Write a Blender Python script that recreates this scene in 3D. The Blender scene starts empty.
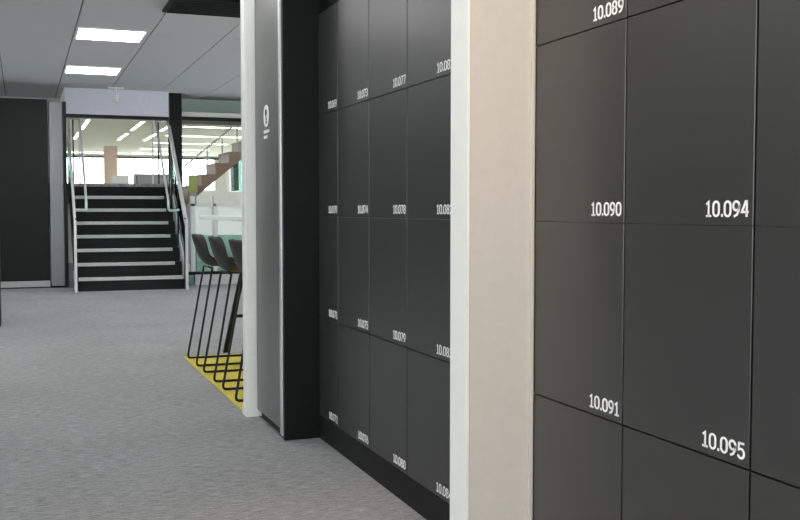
import bpy, bmesh, math, random
from mathutils import Vector, Matrix
random.seed(4)
sc = bpy.context.scene
col = sc.collection
PI = math.pi

# ---------------------------------------------------------------- materials
def mat(name, rgb, rough=.5, metal=0., emit=None, strength=0., spec=.5, trans=0., alpha=1., coat=0.):
    m = bpy.data.materials.new(name); m.use_nodes = True
    b = m.node_tree.nodes['Principled BSDF']
    b.inputs['Base Color'].default_value = (*rgb, 1)
    b.inputs['Roughness'].default_value = rough
    b.inputs['Metallic'].default_value = metal
    b.inputs['Specular IOR Level'].default_value = spec
    b.inputs['Transmission Weight'].default_value = trans
    b.inputs['Alpha'].default_value = alpha
    b.inputs['Coat Weight'].default_value = coat
    if emit:
        b.inputs['Emission Color'].default_value = (*emit, 1)
        b.inputs['Emission Strength'].default_value = strength
    return m

def noisy(m, scale, amount, bump=0., stretch=(1, 1, 1), detail=3., bdist=.002):
    """vary the base colour a little (procedural) and optionally bump"""
    nt = m.node_tree; b = nt.nodes['Principled BSDF']
    base = tuple(b.inputs['Base Color'].default_value)
    tc = nt.nodes.new('ShaderNodeTexCoord'); mp = nt.nodes.new('ShaderNodeMapping')
    mp.inputs['Scale'].default_value = stretch
    n = nt.nodes.new('ShaderNodeTexNoise'); n.inputs['Scale'].default_value = scale
    n.inputs['Detail'].default_value = detail
    r = nt.nodes.new('ShaderNodeValToRGB')
    r.color_ramp.elements[0].position = .3; r.color_ramp.elements[1].position = .7
    r.color_ramp.elements[0].color = tuple(c*(1-amount) for c in base[:3])+(1,)
    r.color_ramp.elements[1].color = tuple(min(1, c*(1+amount)) for c in base[:3])+(1,)
    l = nt.links.new
    l(tc.outputs['Object'], mp.inputs['Vector']); l(mp.outputs['Vector'], n.inputs['Vector'])
    l(n.outputs['Fac'], r.inputs['Fac']); l(r.outputs['Color'], b.inputs['Base Color'])
    if bump:
        bp = nt.nodes.new('ShaderNodeBump'); bp.inputs['Strength'].default_value = bump
        bp.inputs['Distance'].default_value = bdist
        l(n.outputs['Fac'], bp.inputs['Height']); l(bp.outputs['Normal'], b.inputs['Normal'])
    return m

M = {}
M['door'] = noisy(mat('locker_laminate', (.023, .0227, .0223), .35, spec=.95), 900, .10, .08, detail=2, bdist=.0004)
M['carcass'] = mat('carcass_black', (.006, .006, .006), .8)
M['plinth'] = noisy(mat('plinth_black', (.006, .006, .006), .7, spec=.3), 40, .1)
M['white_text'] = mat('white_vinyl', (.85, .85, .85), .5)
M['beige'] = noisy(mat('beige_painted_board', (.54, .50, .452), .55), 30, .02)
M['white'] = noisy(mat('white_paint', (.74, .735, .70), .5), 20, .02)
M['grey_panel'] = noisy(mat('grey_satin_panel', (.10, .10, .095), .34), 30, .05)
M['black_panel'] = noisy(mat('black_satin_panel', (.004, .004, .004), .5, spec=.2), 30, .06)
M['dark_wall'] = noisy(mat('charcoal_wall', (.009, .009, .0095), .5, spec=.3), 20, .06)
M['alu'] = noisy(mat('brushed_aluminium', (.62, .62, .63), .35, metal=.7), 80, .05)
M['steel'] = noisy(mat('painted_steel', (.70, .70, .71), .35, metal=.35), 60, .04)
M['grey_post'] = noisy(mat('grey_post_paint', (.30, .30, .31), .5), 20, .03)
M['black_metal'] = noisy(mat('black_powder_coat', (.006, .006, .006), .45, spec=.3), 120, .1)
M['black_shell'] = noisy(mat('black_plastic_shell', (.009, .009, .009), .5), 160, .1, .1, bdist=.0005)
M['tread'] = noisy(mat('black_stair_carpet', (.010, .010, .011), .9), 200, .25, .3)
M['nosing'] = noisy(mat('pale_nosing', (.55, .55, .55), .45, metal=.2), 60, .04)
M['lilac'] = noisy(mat('lilac_grey_plaster', (.76, .75, .86), .7), 15, .02)
M['teal_plaster'] = noisy(mat('teal_grey_plaster', (.70, .84, .80), .7), 15, .02)
M['hall_ceiling'] = noisy(mat('hall_ceiling_cream', (.80, .80, .64), .8), 15, .02)
M['timber'] = noisy(mat('brown_timber', (.13, .085, .06), .55), 12, .25, .1, stretch=(1, 12, 12))
M['lamp'] = mat('lamp_diffuser', (.9, .9, .9), .5, emit=(1, .99, .97), strength=9.0)
M['hall_lamp'] = mat('hall_lamp_diffuser', (.9, .9, .9), .5, emit=(1, 1, .9), strength=11.0)
M['warm_fill'] = mat('warm_fill_lens', (.9, .8, .7), .5, emit=(1, .72, .48), strength=12.0)
M['frame_white'] = mat('white_frame', (.8, .8, .8), .4)
M['frame_dark'] = mat('dark_frame', (.05, .05, .045), .4)
M['left_wall'] = noisy(mat('dark_grey_wall_paint', (.10, .10, .10), .7), 15, .03)
M['yellow'] = noisy(mat('yellow_carpet', (.62, .50, .07), .95), 220, .25, .4)
M['skirting'] = noisy(mat('pale_skirting', (.52, .52, .53), .5), 20, .03)
M['beige_stone'] = noisy(mat('pinkish_beige_plaster', (.62, .47, .40), .7), 10, .04)
M['olive'] = noisy(mat('olive_board', (.40, .42, .15), .7), 20, .06)
M['desk_grey'] = noisy(mat('desk_grey', (.30, .30, .31), .5), 20, .05)

def glass(name, rgb, rough=.02, mix=.8):
    m = bpy.data.materials.new(name); m.use_nodes = True; nt = m.node_tree; nt.nodes.clear()
    o = nt.nodes.new('ShaderNodeOutputMaterial'); t = nt.nodes.new('ShaderNodeBsdfTransparent')
    g = nt.nodes.new('ShaderNodeBsdfGlossy'); g.inputs['Roughness'].default_value = rough
    t.inputs['Color'].default_value = (*rgb, 1)
    f = nt.nodes.new('ShaderNodeFresnel'); f.inputs['IOR'].default_value = 1.5
    x = nt.nodes.new('ShaderNodeMixShader')
    nt.links.new(f.outputs[0], x.inputs[0]); nt.links.new(t.outputs[0], x.inputs[1])
    nt.links.new(g.outputs[0], x.inputs[2]); nt.links.new(x.outputs[0], o.inputs[0])
    return m
M['glass'] = glass('clear_glass', (.95, .97, .96))
M['teal_glass'] = glass('green_tinted_glass', (.66, .86, .81))

# frosted film: partly scattering, partly see-through
def frosted():
    m = bpy.data.materials.new('frosted_film'); m.use_nodes = True; nt = m.node_tree; nt.nodes.clear()
    o = nt.nodes.new('ShaderNodeOutputMaterial'); t = nt.nodes.new('ShaderNodeBsdfTransparent')
    d = nt.nodes.new('ShaderNodeBsdfDiffuse'); d.inputs['Color'].default_value = (.55, .57, .57, 1)
    tl = nt.nodes.new('ShaderNodeBsdfTranslucent'); tl.inputs['Color'].default_value = (.55, .57, .56, 1)
    a = nt.nodes.new('ShaderNodeAddShader'); x = nt.nodes.new('ShaderNodeMixShader'); x.inputs[0].default_value = .5
    nt.links.new(d.outputs[0], a.inputs[0]); nt.links.new(tl.outputs[0], a.inputs[1])
    nt.links.new(t.outputs[0], x.inputs[1]); nt.links.new(a.outputs[0], x.inputs[2]); nt.links.new(x.outputs[0], o.inputs[0])
    return m
M['frosted'] = frosted()

def carpet():
    m = bpy.data.materials.new('grey_loop_carpet'); m.use_nodes = True; nt = m.node_tree; N = nt.nodes; L = nt.links.new
    b = N['Principled BSDF']; b.inputs['Roughness'].default_value = .95; b.inputs['Specular IOR Level'].default_value = .2
    tc = N.new('ShaderNodeTexCoord')
    def noise(sc_, st, det=2.):
        mp = N.new('ShaderNodeMapping'); mp.inputs['Scale'].default_value = st
        n = N.new('ShaderNodeTexNoise'); n.inputs['Scale'].default_value = sc_; n.inputs['Detail'].default_value = det
        L(tc.outputs['Object'], mp.inputs['Vector']); L(mp.outputs['Vector'], n.inputs['Vector']); return n
    a = noise(16, (1, 7, 1), 3); c = noise(90, (1, 3, 1), 1); e = noise(1.2, (1, 1, 1), 1)
    m1 = N.new('ShaderNodeMath'); m1.operation = 'MULTIPLY_ADD'; m1.inputs[1].default_value = .6
    m2 = N.new('ShaderNodeMath'); m2.operation = 'MULTIPLY_ADD'; m2.inputs[1].default_value = .35
    m3 = N.new('ShaderNodeMath'); m3.operation = 'MULTIPLY'; m3.inputs[1].default_value = .12
    L(e.outputs['Fac'], m3.inputs[0]); L(c.outputs['Fac'], m2.inputs[0]); L(m3.outputs[0], m2.inputs[2])
    L(a.outputs['Fac'], m1.inputs[0]); L(m2.outputs[0], m1.inputs[2])
    r = N.new('ShaderNodeValToRGB'); r.color_ramp.elements[0].position = .36; r.color_ramp.elements[1].position = .70
    r.color_ramp.elements[0].color = (.145, .145, .147, 1); r.color_ramp.elements[1].color = (.42, .42, .43, 1)
    L(m1.outputs[0], r.inputs['Fac']); L(r.outputs['Color'], b.inputs['Base Color'])
    bp = N.new('ShaderNodeBump'); bp.inputs['Strength'].default_value = .4; bp.inputs['Distance'].default_value = .003
    L(m1.outputs[0], bp.inputs['Height']); L(bp.outputs['Normal'], b.inputs['Normal'])
    return m
M['carpet'] = carpet()
M['tile'] = noisy(mat('ceiling_tile', (.52, .52, .52), .9, spec=.1), 60, .04, .15)
M['groove'] = mat('ceiling_groove', (.06, .06, .06), .9)

# ---------------------------------------------------------------- geometry helpers
def bx(bm, x0, x1, y0, y1, z0, z1):
    v = [bm.verts.new(p) for p in ((x0,y0,z0),(x1,y0,z0),(x1,y1,z0),(x0,y1,z0),(x0,y0,z1),(x1,y0,z1),(x1,y1,z1),(x0,y1,z1))]
    for f in ((0,3,2,1),(4,5,6,7),(0,1,5,4),(1,2,6,5),(2,3,7,6),(3,0,4,7)): bm.faces.new([v[i] for i in f])
    return bm

def tube(bm, pts, r, seg=10, caps=True):
    pts = [Vector(p) for p in pts]; rings = []
    t = [(pts[min(i+1, len(pts)-1)]-pts[max(i-1, 0)]).normalized() for i in range(len(pts))]
    ref = Vector((0, 0, 1)) if abs(t[0].z) < .9 else Vector((1, 0, 0))
    n = (ref-t[0]*ref.dot(t[0])).normalized()
    for i, p in enumerate(pts):
        n = (n-t[i]*n.dot(t[i])).normalized(); b = t[i].cross(n)
        k = 1.
        if 0 < i < len(pts)-1:
            c = (pts[i+1]-pts[i]).normalized().dot((pts[i]-pts[i-1]).normalized()); k = 1/max(.6, math.sqrt((1+c)/2))
        rings.append([bm.verts.new(p+(n*math.cos(2*PI*j/seg)+b*math.sin(2*PI*j/seg))*r*k) for j in range(seg)])
    for a, b in zip(rings, rings[1:]):
        for j in range(seg):
            f = bm.faces.new((a[j], a[(j+1)%seg], b[(j+1)%seg], b[j])); f.smooth = True
    if caps: bm.faces.new(rings[0][::-1]); bm.faces.new(rings[-1])
    return bm

def rounded(pts, r=.04, n=5):
    """round the inner corners of a polyline"""
    pts = [Vector(p) for p in pts]; out = [pts[0]]
    for i in range(1, len(pts)-1):
        a = pts[i]+(pts[i-1]-pts[i]).normalized()*r; b = pts[i]+(pts[i+1]-pts[i]).normalized()*r
        for k in range(n+1):
            s = k/n; out.append(a*(1-s)**2+pts[i]*2*s*(1-s)+b*s*s)
    out.append(pts[-1]); return out

def prism(bm, prof, axis, a0, a1):
    """extrude a 2D profile along an axis; axis 0 -> prof=(y,z), 1 -> (x,z), 2 -> (x,y)"""
    def P(u, v, a): return {0: (a, u, v), 1: (u, a, v), 2: (u, v, a)}[axis]
    A = [bm.verts.new(P(u, v, a0)) for u, v in prof]; B = [bm.verts.new(P(u, v, a1)) for u, v in prof]
    bm.faces.new(A[::-1]); bm.faces.new(B); n = len(prof)
    for i in range(n): bm.faces.new((A[i], A[(i+1)%n], B[(i+1)%n], B[i]))
    bmesh.ops.recalc_face_normals(bm, faces=bm.faces)
    return bm

def cyl(bm, c, r, h, axis=2, seg=24):
    c = Vector(c); d = Vector((0, 0, 0)); d[axis] = h
    return tube(bm, [c, c+d], r, seg)

def finish(name, bm, m, parent=None, bevel=0., origin=None):
    o0 = Vector(origin) if origin is not None else (Vector(parent['_o']) if parent is not None and '_o' in parent else None)
    if o0 is None:
        xs = [v.co for v in bm.verts]
        o0 = Vector(((min(v.x for v in xs)+max(v.x for v in xs))/2, (min(v.y for v in xs)+max(v.y for v in xs))/2, min(v.z for v in xs)))
    bmesh.ops.translate(bm, verts=bm.verts, vec=-o0)
    me = bpy.data.meshes.new(name); bm.to_mesh(me); bm.free()
    me.materials.append(m)
    o = bpy.data.objects.new(name, me); col.objects.link(o)
    if parent is not None: o.parent = parent; o.location = (0, 0, 0) if origin is None else o0-Vector(parent['_o'])
    else: o.location = o0
    if bevel:
        b = o.modifiers.new('Bevel', 'BEVEL'); b.width = bevel; b.segments = 2; b.limit_method = 'ANGLE'
    return o

def tag(o, label, cat, group=None, kind=None):
    o['label'] = label; o['category'] = cat
    if group: o['group'] = group
    if kind: o['kind'] = kind
    return o

def thing(name, loc, label, cat, group=None):
    o = bpy.data.objects.new(name, None); col.objects.link(o); o.location = loc; o.empty_display_size = .1
    o['_o'] = tuple(loc)
    return tag(o, label, cat, group)

def box(name, ext, m, parent=None, bevel=0.):
    return finish(name, bx(bmesh.new(), *ext), m, parent, bevel)

def struct(name, ext, m, label, cat, bevel=0.):
    return tag(box(name, ext, m, None, bevel), label, cat, kind='structure')

def copy_tree(o, loc):
    c = o.copy(); col.objects.link(c); c.location = loc; c['_o'] = tuple(loc)
    for ch in list(o.children):
        d = ch.copy(); col.objects.link(d); d.parent = c
        for g in list(ch.children):
            e = g.copy(); col.objects.link(e); e.parent = d
    return c

XW = 1.44          # face of the lockers
CZ = 3.15          # ceiling
XL, XR, YB = -5.2, 7.0, -3.0
YH = 37.0          # end of the upper hall
FZ = 1.632         # upper floor

# ---------------------------------------------------------------- the setting
struct('floor', (XL, XR, YB, 24.0, -.12, 0), M['carpet'], 'light grey loop carpet running along the lockers to the stairs', 'floor')
struct('floor_upper', (XL, XR, 24.0, YH, FZ-.3, FZ), M['carpet'], 'upper level floor behind the stairs', 'floor')
struct('floor_landing', (XL, 2.30, 17.0, 24.0, FZ-.3, FZ), M['carpet'], 'upper landing at the head of the stairs', 'floor')

# corridor ceiling: slab with a grid of grooves between long tiles
def ceiling_bm():
    bm = bmesh.new(); g = .012
    xs = [-.24+.80*k for k in range(-7, 10)]; ys = [YB+2.4*k for k in range(0, 9)]+[18.7]
    for x0, x1 in zip(xs, xs[1:]):
        x0 = max(x0, XL); x1 = min(x1, XR)
        if x1 <= x0: continue
        for y0, y1 in zip(ys, ys[1:]):
            bx(bm, x0+g/2, x1-g/2, y0+g/4, y1-g/4, CZ, CZ+.02)
    return bm
ceil_o = finish('ceiling', ceiling_bm(), M['tile']); tag(ceil_o, 'grey tiled corridor ceiling with narrow dark joints', 'ceiling', kind='structure')
struct('ceiling_backing', (XL, XR, YB, 18.7, CZ+.021, CZ+.12), M['groove'], 'dark backing seen in the joints of the ceiling tiles', 'ceiling')
struct('ceiling_hall', (XL, XR, 18.72, YH, CZ, CZ+.12), M['hall_ceiling'], 'pale cream ceiling of the upper hall beyond the stairs', 'ceiling')

# walls with window openings (left and right long walls, far wall)
def windowed_wall(name, x0, x1, y0, y1, z0, z1, opens, axis, m, label):
    """axis 1: wall runs along y; openings (a0,a1,b0,b1)"""
    bm = bmesh.new(); opens = sorted(opens)
    lo, hi = (y0, y1) if axis == 1 else (x0, x1)
    def B(a0, a1, b0, b1):
        if a1-a0 < 1e-4 or b1-b0 < 1e-4: return
        if axis == 1: bx(bm, x0, x1, a0, a1, b0, b1)
        else: bx(bm, a0, a1, y0, y1, b0, b1)
    cur = lo
    for a0, a1, b0, b1 in opens:
        B(cur, a0, z0, z1); B(a0, a1, z0, b0); B(a0, a1, b1, z1); cur = a1
    B(cur, hi, z0, z1)
    o = finish(name, bm, m); return tag(o, label, 'wall', kind='structure')

wl = [(-.5, 4.6, .8, 2.9), (9.6, 14.0, 1.5, 3.0), (14.3, 18.2, .9, 3.0), (19.2, 23.5, FZ+.1, CZ-.1), (24.5, 30.5, FZ+.2, CZ-.1), (31, 36.5, FZ+.2, CZ-.1)]  # unseen windows, added for daylight and the sheen on the lockers
windowed_wall('wall_left', XL-.2, XL, YB, YH, 0, CZ, wl, 1, M['left_wall'], 'dark grey left wall with windows added for daylight')
wr = [(6.5, 10.5, .6, 2.7), (11, 15, .6, 2.7), (15.6, 22.8, .5, 2.8), (24.5, 30.5, FZ+.2, CZ-.1), (31, 36.5, FZ+.2, CZ-.1)]
windowed_wall('wall_bar_side', XR, XR+.2, YB, YH, 0, CZ, wr, 1, M['white'], 'white wall with windows on the bar side')
far = [(XL+.3, XR-.3, FZ+.25, CZ-.06)]
windowed_wall('wall_far', XL, XR, YH, YH+.2, FZ-.3, CZ, far, 0, M['white'], 'far end wall of the upper hall, nearly all window')
bk = [(XL+.4, -1.9, .3, 2.9), (-1.6, 1.35, .3, 2.9)]  # unseen windows, added to light the faces turned to the camera
windowed_wall('wall_back', XL, XR, YB-.2, YB, 0, CZ, bk, 0, M['white'], 'wall behind the viewer with windows added for front light')
struct('wall_right', (XW+.55, XW+.67, YB, 5.03, 0, CZ), M['dark_wall'], 'dark wall behind the lockers', 'wall')
struct('wall_locker_head', (XW+.012, XW+.54, YB, 5.02, 2.212, CZ), M['black_panel'], 'black bulkhead panel above the lockers', 'wall')
struct('wall_right_near', (XW, XW+.54, YB, 1.225, 0, 2.21), M['door'], 'dark grey panelled wall past the nearest lockers', 'wall')
struct('wall_under_landing', (XL, XR, 23.9, 24.0, 0, FZ-.3), M['white'], 'pale wall below the upper level behind the glass screen', 'wall')

def window(idx, axis, c, a0, a1, b0, b1, nm, dark=False, trans=0):
    """a glazed frame with mullions and panes"""
    loc = (c, (a0+a1)/2, b0) if axis == 1 else ((a0+a1)/2, c, b0)
    w = thing('window_%d' % idx, loc, 'window', 'window'); w['kind'] = 'structure'
    f = .05; bm = bmesh.new()
    def B(b, p0, p1, q0, q1, t):
        if axis == 1: bx(b, c-t, c+t, p0, p1, q0, q1)
        else: bx(b, p0, p1, c-t, c+t, q0, q1)
    B(bm, a0, a1, b0, b0+f, .04); B(bm, a0, a1, b1-f, b1, .04)
    for k in range(nm+1):
        p = a0+(a1-a0-f)*k/nm; B(bm, p, p+f, b0+f, b1-f, .035)
    finish('window_frame', bm, M['frame_dark' if dark else 'frame_white'], w)
    bm = bmesh.new(); B(bm, a0+f, a1-f, b0+f, b1-f, .005)
    finish('pane', bm, M['glass'], w)
    return w
i = 1
for o in wl:
    w = window(i, 1, XL-.1, *o, 3); i += 1; w['label'] = 'unseen window added in the left wall for daylight'; w['group'] = 'added left wall windows'
for o in wr:
    w = window(i, 1, XR+.1, *o, 3); i += 1; w['label'] = 'window in the wall on the bar side'; w['group'] = 'bar side windows'
for o in bk:
    w = window(i, 0, YB-.1, *o, 2); i += 1; w['label'] = 'unseen window added behind the viewer for front light'; w['group'] = 'added windows behind the viewer'
w = window(i, 0, YH+.1, *far[0], 8, False); w['label'] = 'long bright window across the far end of the upper hall, seen above the stairs'

# ---------------------------------------------------------------- lockers
ZR = [1.686, 1.166, .645, .124]      # bottoms of the four rows
DH = .5205; GAP = .0036; VG = .0068
def arc(cx, cy, rx, ry, a0, a1, n=10):
    return [(cx+rx*math.cos(math.radians(a0+(a1-a0)*k/n)), cy+ry*math.sin(math.radians(a0+(a1-a0)*k/n))) for k in range(n+1)]
# upright grotesque figures drawn as centre lines inside a box 0..1 wide, 0..2 high
OV = arc(.5, 1.42, .5, .58, 0, 180, 8)+arc(.5, .58, .5, .58, 180, 360, 8)
FIG = {
 '0': (1.0, [(OV, True)]),
 '1': (.80, [([(.05, 1.66), (.42, 2.0), (.42, 0)], False), ([(.02, 0), (.82, 0)], False)]),
 '2': (1.0, [(arc(.5, 1.46, .48, .54, 165, -25, 9)+[(.02, .0), (1.0, .0)], False)]),
 '3': (1.0, [(arc(.46, 1.50, .46, .50, 150, -80, 9)+[(.32, 1.04)], False), ([(.32, 1.04)]+arc(.46, .53, .52, .53, 80, -155, 10), False)]),
 '4': (1.05, [([(.78, 0), (.78, 2.0), (.62, 2.0), (.0, .58), (1.05, .58)], False)]),
 '5': (1.0, [([(.92, 2.0), (.14, 2.0), (.09, 1.08)]+arc(.46, .62, .52, .64, 115, -150, 10), False)]),
 '6': (1.0, [(arc(.5, .60, .5, .60, 0, 360, 16)[:-1], True), ([(.0, .62), (.08, 1.25), (.38, 1.78), (.80, 2.0)], False)]),
 '7': (1.0, [([(.0, 2.0), (1.0, 2.0), (.34, 0)], False)]),
 '8': (1.0, [(arc(.5, 1.51, .44, .49, 0, 360, 14)[:-1], True), (arc(.5, .52, .5, .52, 0, 360, 14)[:-1], True)]),
 '9': (1.0, [(arc(.5, 1.40, .5, .60, 0, 360, 16)[:-1], True), ([(1.0, 1.38), (.92, .75), (.62, .22), (.20, 0)], False)]),
}
def text_mesh(s, w, h):
    """figures as thick strokes, right edge at x=0, baseline at y=0"""
    bm = bmesh.new(); t = .155; x = 0; kx = .96; strokes = []
    for ch in s:
        if ch == '.':
            strokes.append(([(x+.08, -.02), (x+.08, .24)], False, .15)); x += .16+.36; continue
        adv, ls = FIG[ch]
        for pts, closed in ls: strokes.append(([(x+p[0]*kx, p[1]) for p in pts], closed, t))
        x += adv*kx+.44
    x0, x1 = -t, x-.44+t
    sx = w/(x1-x0); sy = h/(2+2*t)
    for pts, closed, th in strokes:
        P = [Vector((a, b)) for a, b in pts]; n = len(P); L = []; Rr = []
        for k in range(n):
            a = P[(k-1) % n] if (closed or k > 0) else None; b = P[(k+1) % n] if (closed or k < n-1) else None
            d1 = (P[k]-a).normalized() if a is not None else None; d2 = (b-P[k]).normalized() if b is not None else None
            d = ((d1 or d2)+(d2 or d1)).normalized(); nn = Vector((-d.y, d.x))
            c = d.dot(d2 or d1); m = min(1/max(c, .3), 1.7)
            e = Vector((0, 0))
            if not closed and k == 0: e = -d*th*.5
            if not closed and k == n-1: e = d*th*.5
            L.append(P[k]+nn*th*m+e); Rr.append(P[k]-nn*th*m+e)
        f = lambda q, z: bm.verts.new(((q.x-x1)*sx, (q.y+t)*sy, z))
        Lb = [f(q, 0) for q in L]; Rb = [f(q, 0) for q in Rr]; Lt = [f(q, .0007) for q in L]; Rt = [f(q, .0007) for q in Rr]
        for k in range(n if closed else n-1):
            q = (k+1) % n
            bm.faces.new((Lt[k], Rt[k], Rt[q], Lt[q])); bm.faces.new((Lb[k], Lb[q], Rb[q], Rb[k]))
            bm.faces.new((Lb[k], Lt[k], Lt[q], Lb[q])); bm.faces.new((Rb[k], Rb[q], Rt[q], Rt[k]))
    bmesh.ops.recalc_face_normals(bm, faces=bm.faces)
    return bm

meshes = {}
def shared(key, name, make, m, parent, bevel=0.):
    if key in meshes:
        o = meshes[key].copy(); col.objects.link(o); o.parent = parent; return o
    o = finish(name, make(), m, parent, bevel); meshes[key] = o; return o

ROWN = ['top row', 'second row', 'third row', 'bottom row']
def locker(y0, w, row, num, label, group):
    z0 = ZR[row]
    t = thing('locker', (XW, y0, z0), label, 'locker', group); ox, oy, oz = t['_o']
    k = round(w, 4)
    shared(('c', k), 'carcass', lambda: bx(bmesh.new(), ox+.021, ox+.52, oy+.0006, oy+w-.0006, oz+.0006, oz+DH-.0006), M['carcass'], t)
    gb = .0002 if row == 1 else GAP/2; gt = .0002 if row == 2 else GAP/2
    shared(('d', k, row in (1,), row in (2,)), 'door', lambda: bx(bmesh.new(), ox, ox+.0195, oy+VG/2, oy+w-VG/2, oz+gb, oz+DH-gt), M['door'], t, .0013)
    bm = text_mesh(num, .146, .037)
    Mx = Matrix(((0, 0, -1, ox-.0002), (-1, 0, 0, oy+.0145), (0, 1, 0, oz+.018), (0, 0, 0, 1)))
    bmesh.ops.transform(bm, matrix=Mx, verts=bm.verts)
    finish('locker_number', bm, M['white_text'], t)
    return t

W = .485
near_first = [2.194, 1.709, 1.224]
for ci, y0 in enumerate(near_first):
    for r in range(4):
        n = '10.%03d' % (89+4*ci+r)
        where = ['beside the beige pillar', 'middle column', 'at the right edge of the photo'][ci]
        locker(y0, W if ci else W-.001, r, n, 'large dark grey locker marked %s, %s, %s' % (n, ROWN[r], where), 'lockers right of the beige pillar')
WF = .470
for ci, y0 in enumerate([4.685, 4.215, 3.745, 3.275, 2.805]):
    for r in range(4):
        n = '10.%03d' % (69+4*ci+r)
        where = ['beside the black end panel', 'second from the black end panel', 'third from the black end panel',
                 'fourth from the black end panel', 'behind the beige pillar'][ci]
        w = 5.025-y0 if ci == 0 else WF
        if ci == 4: w = 3.275-2.805
        locker(y0, w, r, n, 'dark grey locker marked %s, %s, %s' % (n, ROWN[r], where), 'lockers left of the beige pillar')
for a0, a1, l in ((1.226, 2.679, 'black plinth under the lockers right of the beige pillar'), (2.803, 5.025, 'black plinth under the far bank of lockers along the carpet')):
    tag(box('locker_plinth', (XW+.004, XW+.5, a0, a1, 0, .122), M['plinth']), l, 'plinth', kind='structure')

# ---------------------------------------------------------------- beige pillar between the two banks
p = thing('pillar', (1.33, 2.74, 0), 'beige floor to ceiling pillar standing out between the two banks of lockers', 'pillar'); p['kind'] = 'structure'
box('board', (1.228, XW+.53, 2.682, 2.80, 0, CZ), M['beige'], p, .003)
box('edge_strip', (1.2195, 1.2275, 2.679, 2.803, 0, CZ), M['white'], p, .0015)
box('corner_bead', (XW-.014, XW-.002, 2.672, 2.6815, 0, CZ), M['beige'], p, .002)

# ---------------------------------------------------------------- end panel of the far bank, with the badge
p = thing('end_cabinet', (1.6, 5.35, 0), 'tall black cabinet end with grey side panel at the far end of the lockers', 'cabinet')
box('front_panel', (1.254, XW+.66, 5.032, 5.060, 0, CZ), M['black_panel'], p, .002)
box('side_panel', (1.250, 1.270, 5.105, 5.665, .05, CZ), M['grey_panel'], p, .002)
box('corner_strip', (1.246, 1.262, 5.062, 5.103, .02, CZ), M['alu'], p, .003)
box('toe_kick', (1.275, 1.30, 5.07, 5.66, 0, .0495), M['carcass'], p)
box('body', (1.302, XW+.66, 5.062, 5.66, 0, CZ), M['carcass'], p)
# badge: white disc with a dark key mark, two lines of lettering too small to read
s = thing('locker_badge', (1.2495, 5.40, 1.60), 'round white locker badge with small lettering on the grey side panel', 'sign')
def disc(bm, cy, cz, r, x, t, seg=32):
    A = [bm.verts.new((x, cy+r*math.cos(2*PI*k/seg), cz+r*math.sin(2*PI*k/seg))) for k in range(seg)]
    B = [bm.verts.new((x-t, v.co.y, v.co.z)) for v in A]
    bm.faces.new(A); bm.faces.new(B[::-1])
    for k in range(seg): bm.faces.new((A[k], B[k], B[(k+1)%seg], A[(k+1)%seg]))
    bmesh.ops.recalc_face_normals(bm, faces=bm.faces); return bm
bc, bz = 5.385, 1.712
finish('disc', disc(bmesh.new(), bc, bz, .060, 1.2495, .002), M['white_text'], s)
bm = disc(bmesh.new(), bc, bz+.018, .020, 1.2474, .001); bx(bm, 1.2464, 1.2474, bc-.006, bc+.006, bz-.045, bz-.001)
bx(bm, 1.2464, 1.2474, bc-.022, bc-.006, bz-.040, bz-.030); bx(bm, 1.2464, 1.2474, bc-.018, bc-.006, bz-.022, bz-.013)
finish('key_mark', bm, M['black_panel'], s)
bm = bmesh.new()
for zz, ws in ((1.620, (.030, .022, .034, .018)), (1.590, (.024, .030, .016))):
    yy = bc+.060
    for w_ in ws:
        bx(bm, 1.2482, 1.2494, yy-w_, yy, zz, zz+.016); yy -= w_+.007
finish('lettering', bm, M['white_text'], s)

# white wall end behind it
struct('wall_partition', (1.196, XR, 5.70, 5.80, 0, CZ), M['white'], 'bright white end of the partition wall before the bar stools', 'wall', .006)
struct('trim_1', (1.192, 1.30, 5.69, 5.81, 0, .06), M['white'], 'small white skirting at the foot of the partition end', 'trim')

# ---------------------------------------------------------------- corridor end, left: dark panel wall, grey post
yE = 16.3
p = thing('storage_wall', (-.9, yE, 0), 'charcoal storage wall with pale kickboard left of the stairs', 'storage wall')
box('panel', (-.345, .375, yE, yE+.03, .115, 2.885), M['dark_wall'], p, .004)
box('panel', (-1.10, -.352, yE, yE+.03, .115, 2.885), M['dark_wall'], p, .004)
box('panel', (-1.86, -1.107, yE, yE+.03, .115, 2.885), M['dark_wall'], p, .004)
box('body', (-2.6, .375, yE+.031, yE+.6, 0, 2.89), M['carcass'], p)
box('kickboard', (-2.6, .375, yE+.008, yE+.030, .02, .112), M['skirting'], p)
struct('wall_end', (XL, .64, 18.58, 18.7, 0, CZ), M['tile'], 'plain wall above and behind the charcoal storage wall', 'wall')
struct('trim_2', (.395, .595, yE-.02, yE+.35, .03, 2.85), M['grey_post'], 'grey upright between the charcoal wall and the stairs', 'trim', .01)
struct('trim_3', (.597, .645, yE-.05, yE+.35, 0, 2.86), M['black_metal'], 'slim black post at the left side of the stairs', 'trim')
struct('trim_4', (.377, .597, yE-.005, yE+.35, 0, .03), M['black_panel'], 'black foot of the grey upright', 'trim')
# low dark cabinet cut by the left edge of the photo
c = thing('low_cabinet', (-.65, 11.2, 0), 'dark low cabinet cut off by the left edge of the photo', 'cabinet')
box('body', (-1.10, -.235, 11.02, 11.42, .0, 1.39), M['black_panel'], c, .004)
box('top', (-1.11, -.228, 11.01, 11.43, 1.391, 1.42), M['dark_wall'], c, .003)

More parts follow.
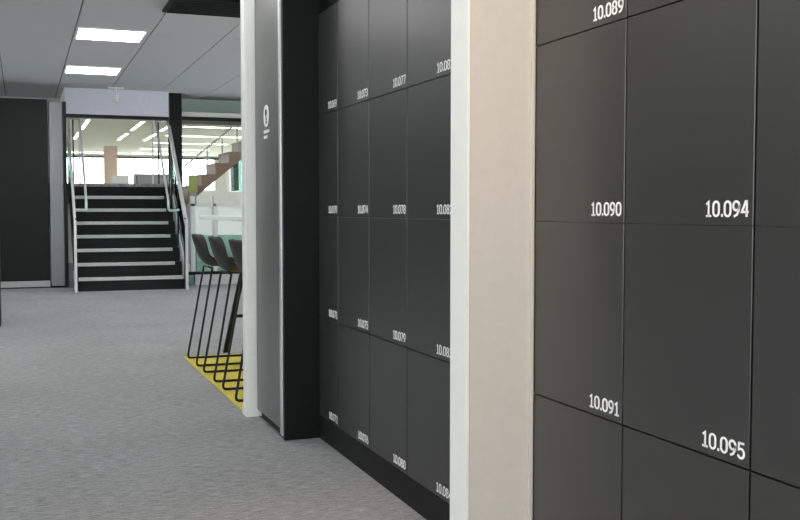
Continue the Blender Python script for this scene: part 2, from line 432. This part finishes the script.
# ---------------------------------------------------------------- stairs
SY, SR, ST = 15.4, .204, .235
SX0, SX1 = .745, 2.175
st = thing('staircase', ((SX0+SX1)/2, SY, 0), 'black carpeted staircase of eight steps with pale nosings', 'staircase')
for k in range(8):
    y = SY+k*ST
    y1 = y+ST if k < 7 else 17.0
    bm = bx(bmesh.new(), SX0, 2.285, y+.0, (y1 if k < 7 else 16.998), 0 if k < 1 else k*SR-.02, (k+1)*SR-.052)
    s_ = finish('step', bm, M['tread'], st)
    s_['_o'] = st['_o']
    bm = bx(bmesh.new(), SX0, SX1+(.10 if k == 0 else 0), y-.022, y+.035, (k+1)*SR-.051, (k+1)*SR)
    finish('nosing', bm, M['nosing'], s_, .004, origin=st['_o']).location = (0, 0, 0)
    if k < 7:
        bm = bx(bmesh.new(), SX0, 2.285, y+.036, y1-.023, (k+1)*SR-.051, (k+1)*SR-.003); finish('tread', bm, M['tread'], s_, origin=st['_o']).location = (0, 0, 0)

def slope_prof(za, zb, ya=SY-.05, yb=17.05, base=0):
    s = SR/ST
    f = lambda y: (y-SY)*s+SR
    return [(ya, f(ya)+za), (yb, f(yb)+za), (yb, f(yb)+zb), (ya, f(ya)+zb)]
def balustrade(x, side, label):
    b = thing('balustrade', (x, SY, 0), label, 'balustrade', 'stair balustrades')
    f = lambda y: (y-SY)*SR/ST+SR
    s = -1 if side == 'left' else 1
    pr = [(SY-.10, 0.0), (SY-.10, .20), (17.0, f(17.0)+.13), (17.0, f(17.0)-.16), (SY+.10, 0.0)]
    finish('stringer', prism(bmesh.new(), pr, 0, x-.012, x+.012), M['steel'], b)
    for yy in (SY-.06, SY+.62, SY+1.3, 17.0-.03):
        bm = bx(bmesh.new(), x-s*.014-.011, x-s*.014+.011, yy-.025, yy+.025, max(0, f(yy)-.1) if yy > SY else 0, f(yy)+.93)
        finish('post', bm, M['black_metal'], b)
    pr = [(SY+.0, f(SY)+.10), (16.95, f(16.95)+.16), (16.95, f(16.95)+.86), (SY+.0, f(SY)+.86)]
    finish('glass_panel', prism(bmesh.new(), pr, 0, x+s*.016, x+s*.026), M['teal_glass'], b)
    finish('newel_post', bx(bmesh.new(), x-.018, x+.018, SY-.15, SY-.101, 0, f(SY-.10)+.93), M['steel'], b)
    # outer capping rail
    w = .018 if side == 'left' else .026
    cap = [(SY-.10, f(SY-.10)+.86), (17.35, f(17.35)+.90), (17.35, f(17.35)+.97), (SY-.10, f(SY-.10)+.93)]
    finish('capping_rail', prism(bmesh.new(), cap, 0, x-w, x+w), M['steel'], b)
    # inner round handrail with hooked ends
    xi = x-s*.19
    pts = rounded([(x-s*.02, SY+.46, f(SY+.46)+.60), (xi, SY+.44, f(SY+.44)+.60), (xi, SY+.44, f(SY+.44)+.76), (xi, 17.3, f(17.3)+.86),
                   (xi, 17.5, f(17.3)+.86), (x-s*.02, 17.5, f(17.3)+.86)], .05)
    finish('handrail', tube(bmesh.new(), pts, .019, 10), M['steel'], b)
    return b
balustrade(.705, 'left', 'steel and glass balustrade on the left side of the stairs')
balustrade(2.305, 'right', 'steel and glass balustrade on the right side of the stairs')
for x, s, l in ((.705, -1, 'slim pair of rail posts on the landing at the left stair head'), (2.305, 1, 'slim pair of rail posts on the landing at the right stair head')):
    b = thing('landing_barrier', (x-s*.15, 17.35, FZ), l, 'barrier', 'barriers on the landing')
    for q in (.10, .20):
        box('post', (x-s*q-.011, x-s*q+.011, 17.66, 17.685, FZ, FZ+1.10), M['black_metal' if q < .15 else 'steel'], b)
    box('crossbar', (x-s*.15-.06, x-s*.15+.06, 17.655, 17.69, FZ+1.101, FZ+1.12), M['steel'], b)
# black structural column right of the stair head
struct('column', (2.315+.0, 2.52, 17.06, 17.30, 0, CZ), M['black_metal'], 'black square column rising to the ceiling at the right of the stairs', 'column', .008)

# bulkheads over the stair head
struct('wall_bulkhead_stair', (.66, 2.28, 16.9, 17.02, 2.735, CZ), M['lilac'], 'pale lilac grey bulkhead over the stairs', 'wall')
struct('trim_5', (.64, 2.28, 16.88, 17.03, 2.682, 2.734), M['black_metal'], 'thin black edge under the lilac bulkhead', 'trim')
struct('wall_bulkhead_margin', (.645, .658, 16.89, 18.56, 2.735, CZ), M['white'], 'white side of the bulkhead beside the black post', 'wall')
struct('wall_bulkhead_bar', (2.54, XR, 17.9, 18.0, 2.86, CZ), M['teal_plaster'], 'teal grey bulkhead right of the black column', 'wall')
struct('wall_bulkhead_lip', (2.54, XR, 17.2, 17.88, 2.78, 2.858), M['white'], 'white lip under the teal grey bulkhead', 'wall')
struct('trim_6', (2.54, XR, 17.18, 17.9, 2.715, 2.779), M['black_metal'], 'thin black edge under the teal grey bulkhead', 'trim')
struct('trim_7', (XL, XR, YH-.06, YH-.01, CZ-.10, CZ-.055), M['frame_dark'], 'thin dark head rail along the top of the far window', 'trim')
# spot lamp on the bulkhead
s = thing('spotlight', (1.42, 16.6, 3.0), 'small white spotlight hanging before the lilac bulkhead', 'spotlight')
finish('stem', tube(bmesh.new(), [(1.42, 16.6, 3.03), (1.42, 16.6, CZ)], .012), M['frame_white'], s)
finish('head', tube(bmesh.new(), [(1.42, 16.6, 2.91), (1.42, 16.6, 3.03)], .035, 16), M['frame_white'], s)
finish('mounting_plate', bx(bmesh.new(), 1.30, 1.54, 16.55, 16.65, CZ-.02, CZ), M['frame_white'], s)

# ---------------------------------------------------------------- ceiling lights
def ceiling_light(x0, x1, y0, y1, label, m='lamp', group='corridor ceiling lights'):
    t = thing('ceiling_light', ((x0+x1)/2, (y0+y1)/2, CZ-.02), label, 'ceiling light', group)
    bm = bmesh.new(); f = min(.02, (x1-x0)*.15)
    bx(bm, x0, x1, y0, y0+f, CZ-.018, CZ-.001); bx(bm, x0, x1, y1-f, y1, CZ-.018, CZ-.001)
    bx(bm, x0, x0+f, y0+f, y1-f, CZ-.018, CZ-.001); bx(bm, x1-f, x1, y0+f, y1-f, CZ-.018, CZ-.001)
    finish('frame', bm, M['frame_white'], t)
    finish('diffuser', bx(bmesh.new(), x0+f, x1-f, y0+f, y1-f, CZ-.014, CZ-.003), M[m], t)
    return t
for y0, l in ((11.25, 'larger bright square ceiling light, the nearer of the two in view'), (14.25, 'smaller bright square ceiling light, nearer the stairs')):
    ceiling_light(.575, 1.305, y0, y0+.75, l)
for y0 in (8.2, 5.2, 2.2, -.8):  # lamps added out of view to light the near end
    ceiling_light(.575, 1.305, y0, y0+.75, 'unseen square ceiling light added above the lockers to light the room')
for y0 in (8.0, 8.85):  # unseen lamps, set where the reflection in the far lockers needs them
    ceiling_light(-1.02, -.27, y0, y0+.75, 'unseen square ceiling light left of view, placed for the reflection in the lockers')
for y0 in (2.2, 5.2, 14.25):  # lamps added out of view for light on the left side
    ceiling_light(-2.63, -1.9, y0, y0+.75, 'unseen square ceiling light added over the left side to light the room')
for y0 in (7.3, 10.5, 13.7):  # lamps added out of view for light on the bar side
    ceiling_light(3.77, 4.5, y0, y0+.75, 'unseen square ceiling light added above the bar to light that side')
HL = 'hall strip lights'
for yy in (20.5, 23.5, 26.5, 29.5, 32.5, 35.2):
    for x in (-3.4, 4.6) + ((-.6,) if yy > 31 else ()) + ((1.9,) if yy > 34 else ()):
        ceiling_light(x-1.1, x+1.1, yy, yy+.28, 'long bright strip light running across the cream ceiling beyond the stairs', 'hall_lamp', HL)
for x in (-.9, 1.35, 2.5, 3.2):
    for yy in (19.4, 22.6, 26.2):
        ceiling_light(x-.05, x+.05, yy, yy+2.6, 'thin bright strip light running lengthwise in the cream ceiling beyond the stairs', 'hall_lamp', 'lengthwise hall lights')
def fill_downlight(x, y, label, power=60):
    t = thing('fill_downlight', (x, y, CZ-.02), label, 'fill_downlight', 'added warm fill lamps')
    bm = bmesh.new(); tube(bm, [(x, y, CZ-.022), (x, y, CZ-.001)], .06, 24)
    finish('trim_ring', bm, M['frame_white'], t)
    bm = bmesh.new(); tube(bm, [(x, y, CZ-.026), (x, y, CZ-.0225)], .045, 24)
    finish('lens', bm, M['warm_fill'], t)
    ld = bpy.data.lights.new('fill_beam', 'SPOT'); ld.energy = power; ld.color = (1, .66, .42); ld.spot_size = math.radians(95); ld.spot_blend = .9; ld.shadow_soft_size = .04
    lo = bpy.data.objects.new('fill_beam', ld); col.objects.link(lo); lo.parent = t; lo.location = (0, 0, -.02)
fill_downlight(1.0, 1.95, 'unseen warm fill lamp added to light the pillar and near lockers', 110)  # added unseen lamp, warms the pillar face and locker tops
# dark recessed grille in the ceiling
g = thing('ceiling_grille', (2.5, 9.6, CZ-.03), 'long black ceiling grille at the top of the photo', 'grille')
box('frame', (1.30, 3.7, 9.30, 10.02, CZ-.030, CZ-.002), M['black_metal'], g, .004)
bm = bmesh.new()
for k in range(9): bx(bm, 1.34, 3.65, 9.35+k*.073, 9.37+k*.073, CZ-.045, CZ-.0305)
finish('slats', bm, M['carcass'], g)

# ---------------------------------------------------------------- glass screen right of the stairs
gy = 16.15
g = thing('glass_screen', (4.3, gy, 0), 'low green tinted glass screen on a pale base right of the stairs', 'screen')
box('base', (2.56, 6.6, gy-.05, gy+.05, 0, .165), M['skirting'], g)
box('bottom_rail', (2.41, 6.6, gy-.055, gy+.055, .167, .215), M['black_metal'], g)
box('base_end', (2.41, 2.555, gy-.04, gy+.04, 0, .165), M['teal_glass'], g)
xs = [2.50, 2.86, 3.8, 4.8, 5.8, 6.55]
for x in xs: box('post', (x, x+.05 if x > 2.6 else x+.07, gy-.03, gy+.03, .217, 1.42), M['steel'], g)
for a, b in zip(xs, xs[1:]):
    box('pane', (a+.075, b-.005, gy-.006, gy+.006, .217, .80), M['teal_glass'], g)
    box('frosted_pane', (a+.075, b-.005, gy-.006, gy+.006, .803, 1.26), M['frosted'], g)
box('top_rail', (2.49, 6.62, gy-.03, gy+.03, 1.262, 1.30), M['steel'], g)

# pale storage box and olive board by the glass screen
b = thing('notice_board', (2.78, 19.0, 0), 'small olive board on a grey stand right of the stairs', 'board')
box('board', (2.92, 3.08, 19.0, 19.04, 1.53, 1.85), M['olive'], b)
box('stand', (2.94, 3.06, 19.0, 19.06, 0, 1.528), M['desk_grey'], b)

# timber stair beyond, rising to the right
t = thing('timber_stair', (4.2, 22.5, 1.2), 'brown timber stair rising to the right beyond the glass screen', 'staircase')
bm = bmesh.new()
s0 = (3.36, 1.34); run, rise = .30, .25
prof = [(s0[0], s0[1])]
n = 7
prof = [(3.36, 1.34), (3.36+run*n, 1.34+rise*n), (3.36+run*n, 1.34+rise*n+.36)]
for k in range(n-1, -1, -1):
    prof.append((3.36+run*k, 1.34+rise*(k+1)+.11)); prof.append((3.36+run*k, 1.34+rise*k+.11)) if k else None
finish('flight', prism(bmesh.new(), prof, 1, 22.0, 23.2), M['timber'], t)
bm = bmesh.new()
for k in range(n): bx(bm, 3.34+run*k, 3.36+run*(k+1), 21.99, 23.21, 1.34+rise*(k+1)+.111, 1.34+rise*(k+1)+.14)
finish('treads', bm, M['timber'], t)
box('support_post', (3.40, 3.5, 22.5, 22.6, 0, 1.38), M['grey_post'], t)
finish('handrail', tube(bmesh.new(), [(3.3, 22.05, 2.15), (5.3, 22.05, 2.15+2*rise/run)], .02), M['desk_grey'], t)
for k in range(6): box('baluster', (3.45+.33*k, 3.48+.33*k, 22.04, 22.06, 1.5+.275*k, 2.24+.275*k), M['desk_grey'], t)

# glass balustrade on the edge of the upper level
g = thing('edge_balustrade', (4.6, 23.95, FZ), 'green glass balustrade along the upper level edge', 'balustrade')
for k in range(2):
    box('glass_panel', (4.75+1.1*k, 5.82+1.1*k, 24.05, 24.062, FZ+.02, FZ+1.0), M['teal_glass'], g)
box('rail', (4.7, 6.95, 24.03, 24.08, FZ+1.002, FZ+1.04), M['steel'], g)
box('edge_plate', (2.45, 6.95, 23.86, 23.895, FZ-.32, FZ), M['white'], g)

# things in the upper hall
struct('column_beige', (2.20, 2.56, 29.8, 30.1, FZ, CZ-.12), M['beige_stone'], 'pinkish beige column in the upper hall against the bright window', 'column')
d = thing('desk', (3.15, 26.2, FZ), 'grey desk in the upper hall above the top step', 'desk')
box('top', (2.66, 3.62, 26.0, 26.6, FZ+.44, FZ+.48), M['desk_grey'], d)
box('modesty_panel', (2.70, 3.58, 26.05, 26.07, FZ+.1, FZ+.438), M['desk_grey'], d)
for x in (2.68, 3.55):
    for y in (26.02, 26.53): box('leg', (x, x+.04, y, y+.04, FZ, FZ+.438), M['frame_dark'], d)
c = thing('low_screen', (2.4, 31.2, FZ), 'pale low screen below the beige column in the upper hall', 'screen')
box('panel', (2.3, 2.75, 28.5, 28.53, FZ+.08, FZ+.52), M['skirting'], c)
for x in (2.3, 2.71): box('leg', (x, x+.04, 28.48, 28.55, FZ, FZ+.078), M['frame_dark'], c)

# ---------------------------------------------------------------- bar table, yellow carpet, bar stools
tag(box('yellow_rug', (1.205, 3.6, 5.83, 8.20, .0, .008), M['yellow']), 'yellow carpet inlay under the bar stools', 'rug')
t = thing('bar_table', (2.0, 7.2, 0), 'long white topped bar table on slanted black legs', 'table')
box('table_top', (1.53, 2.55, 5.95, 9.35, 1.115, 1.150), M['white'], t, .004)
for yy in (5.99, 8.30):
    for x0, x1 in ((1.565, 1.80), (2.42, 2.19)):
        bm = bmesh.new(); d = .022
        prism(bm, [(x0-d, .008), (x0+d, .008), (x1+d, 1.075), (x1-d, 1.075)], 1, yy-.02, yy+.02)
        finish('leg', bm, M['black_metal'], t, .003)
    box('crossbar', (1.74, 2.30, yy-.018, yy+.018, 1.0755, 1.1145), M['black_metal'], t)
bm = bmesh.new(); bx(bm, 1.63, 2.36, 8.285, 8.315, .30, .325)
finish('footrail', bm, M['black_metal'], t)

def make_stool(loc, label):
    t = thing('bar_stool', loc, label, 'bar stool', 'bar stools at the bar table'); X, Y, Z = loc
    hw = .215
    for s in (-1, 1):
        pts = rounded([(X-.085, Y+s*.190, .757), (X-.218, Y+s*hw, .018), (X+.355, Y+s*hw, .018), (X+.26, Y+s*.190, .757)], .03)
        finish('leg_loop', tube(bmesh.new(), pts, .0085, 8), M['black_metal'], t)
    bm = tube(bmesh.new(), [(X+.330, Y-hw+.012, .30), (X+.330, Y+hw-.012, .30)], .008, 8)
    finish('footrest', bm, M['black_metal'], t)
    for q in (-.085, .26):
        finish('under_seat_bar', tube(bmesh.new(), [(X+q, Y-.190, .757), (X+q, Y+.190, .757)], .008, 8), M['black_metal'], t)
    # one-piece shell: seat, rounded back and low sides
    bm = bmesh.new()
    prof = [(.30, .755), (.27, .772), (.18, .772), (.08, .765), (-.005, .768), (-.055, .80), (-.085, .86), (-.110, .93), (-.128, .985), (-.138, 1.015)]
    wid = [.17, .19, .205, .21, .212, .212, .210, .20, .175, .13]
    prof = [(px*1.0+.035*(px > .1)-.0, pz) for px, pz in prof]
    NU = 12; rows = []
    for (px, pz), w in zip(prof, wid):
        row = []
        for k in range(NU+1):
            u = -1+2*k/NU; a = abs(u)**2.4
            back = max(0, min(1, (pz-.79)/.16))
            lift = .055*a*(1-back) if px < .25 else .02*a
            fwd = .060*a*back+.03*a*(1-back)*(.5 if px < .0 else 0)
            row.append(bm.verts.new((X+px-.066+fwd, Y+u*w, pz+lift)))
        rows.append(row)
    for a, b in zip(rows, rows[1:]):
        for k in range(NU):
            f = bm.faces.new((a[k], a[k+1], b[k+1], b[k])); f.smooth = True
    bmesh.ops.recalc_face_normals(bm, faces=bm.faces)
    sh = finish('seat_shell', bm, M['black_shell'], t)
    so = sh.modifiers.new('Solidify', 'SOLIDIFY'); so.thickness = .016; so.offset = 0
    ss = sh.modifiers.new('Subsurf', 'SUBSURF'); ss.levels = 1; ss.render_levels = 2
    return t
s0 = make_stool((1.43, 7.83, 0), 'farthest of the three black bar stools, leftmost in the photo')
s1 = copy_tree(s0, (1.43, 7.08, 0)); s1['label'] = 'middle one of the three black bar stools'
s2 = copy_tree(s0, (1.43, 6.33, 0)); s2['label'] = 'nearest black bar stool, partly hidden by the white partition end'

for o in list(bpy.data.objects):
    if '_o' in o: del o['_o']

# ---------------------------------------------------------------- world and camera
w = bpy.data.worlds.new('World'); sc.world = w; w.use_nodes = True
bg = w.node_tree.nodes['Background']; bg.inputs['Color'].default_value = (.93, .97, 1.0, 1); bg.inputs['Strength'].default_value = 6.5

cam = bpy.data.cameras.new('Camera'); co = bpy.data.objects.new('Camera', cam); col.objects.link(co)
cam.lens = 45.0; cam.sensor_width = 36.0; cam.sensor_fit = 'HORIZONTAL'; cam.clip_start = .05; cam.clip_end = 200
yaw = math.atan(377/math.hypot(1000, 50)); pit = math.atan(.05)
co.location = (0, 0, 1.2); co.rotation_euler = (PI/2-pit, 0, -yaw)
sc.camera = co
vs = sc.view_settings; vs.view_transform = 'Standard'; vs.look = 'None'; vs.gamma = 1; vs.use_curve_mapping = False; vs.exposure = 0.30
sc.cycles.use_denoising = True
sc.cycles.max_bounces = 10; sc.cycles.diffuse_bounces = 5; sc.cycles.transparent_max_bounces = 16
sc.cycles.sample_clamp_indirect = 6
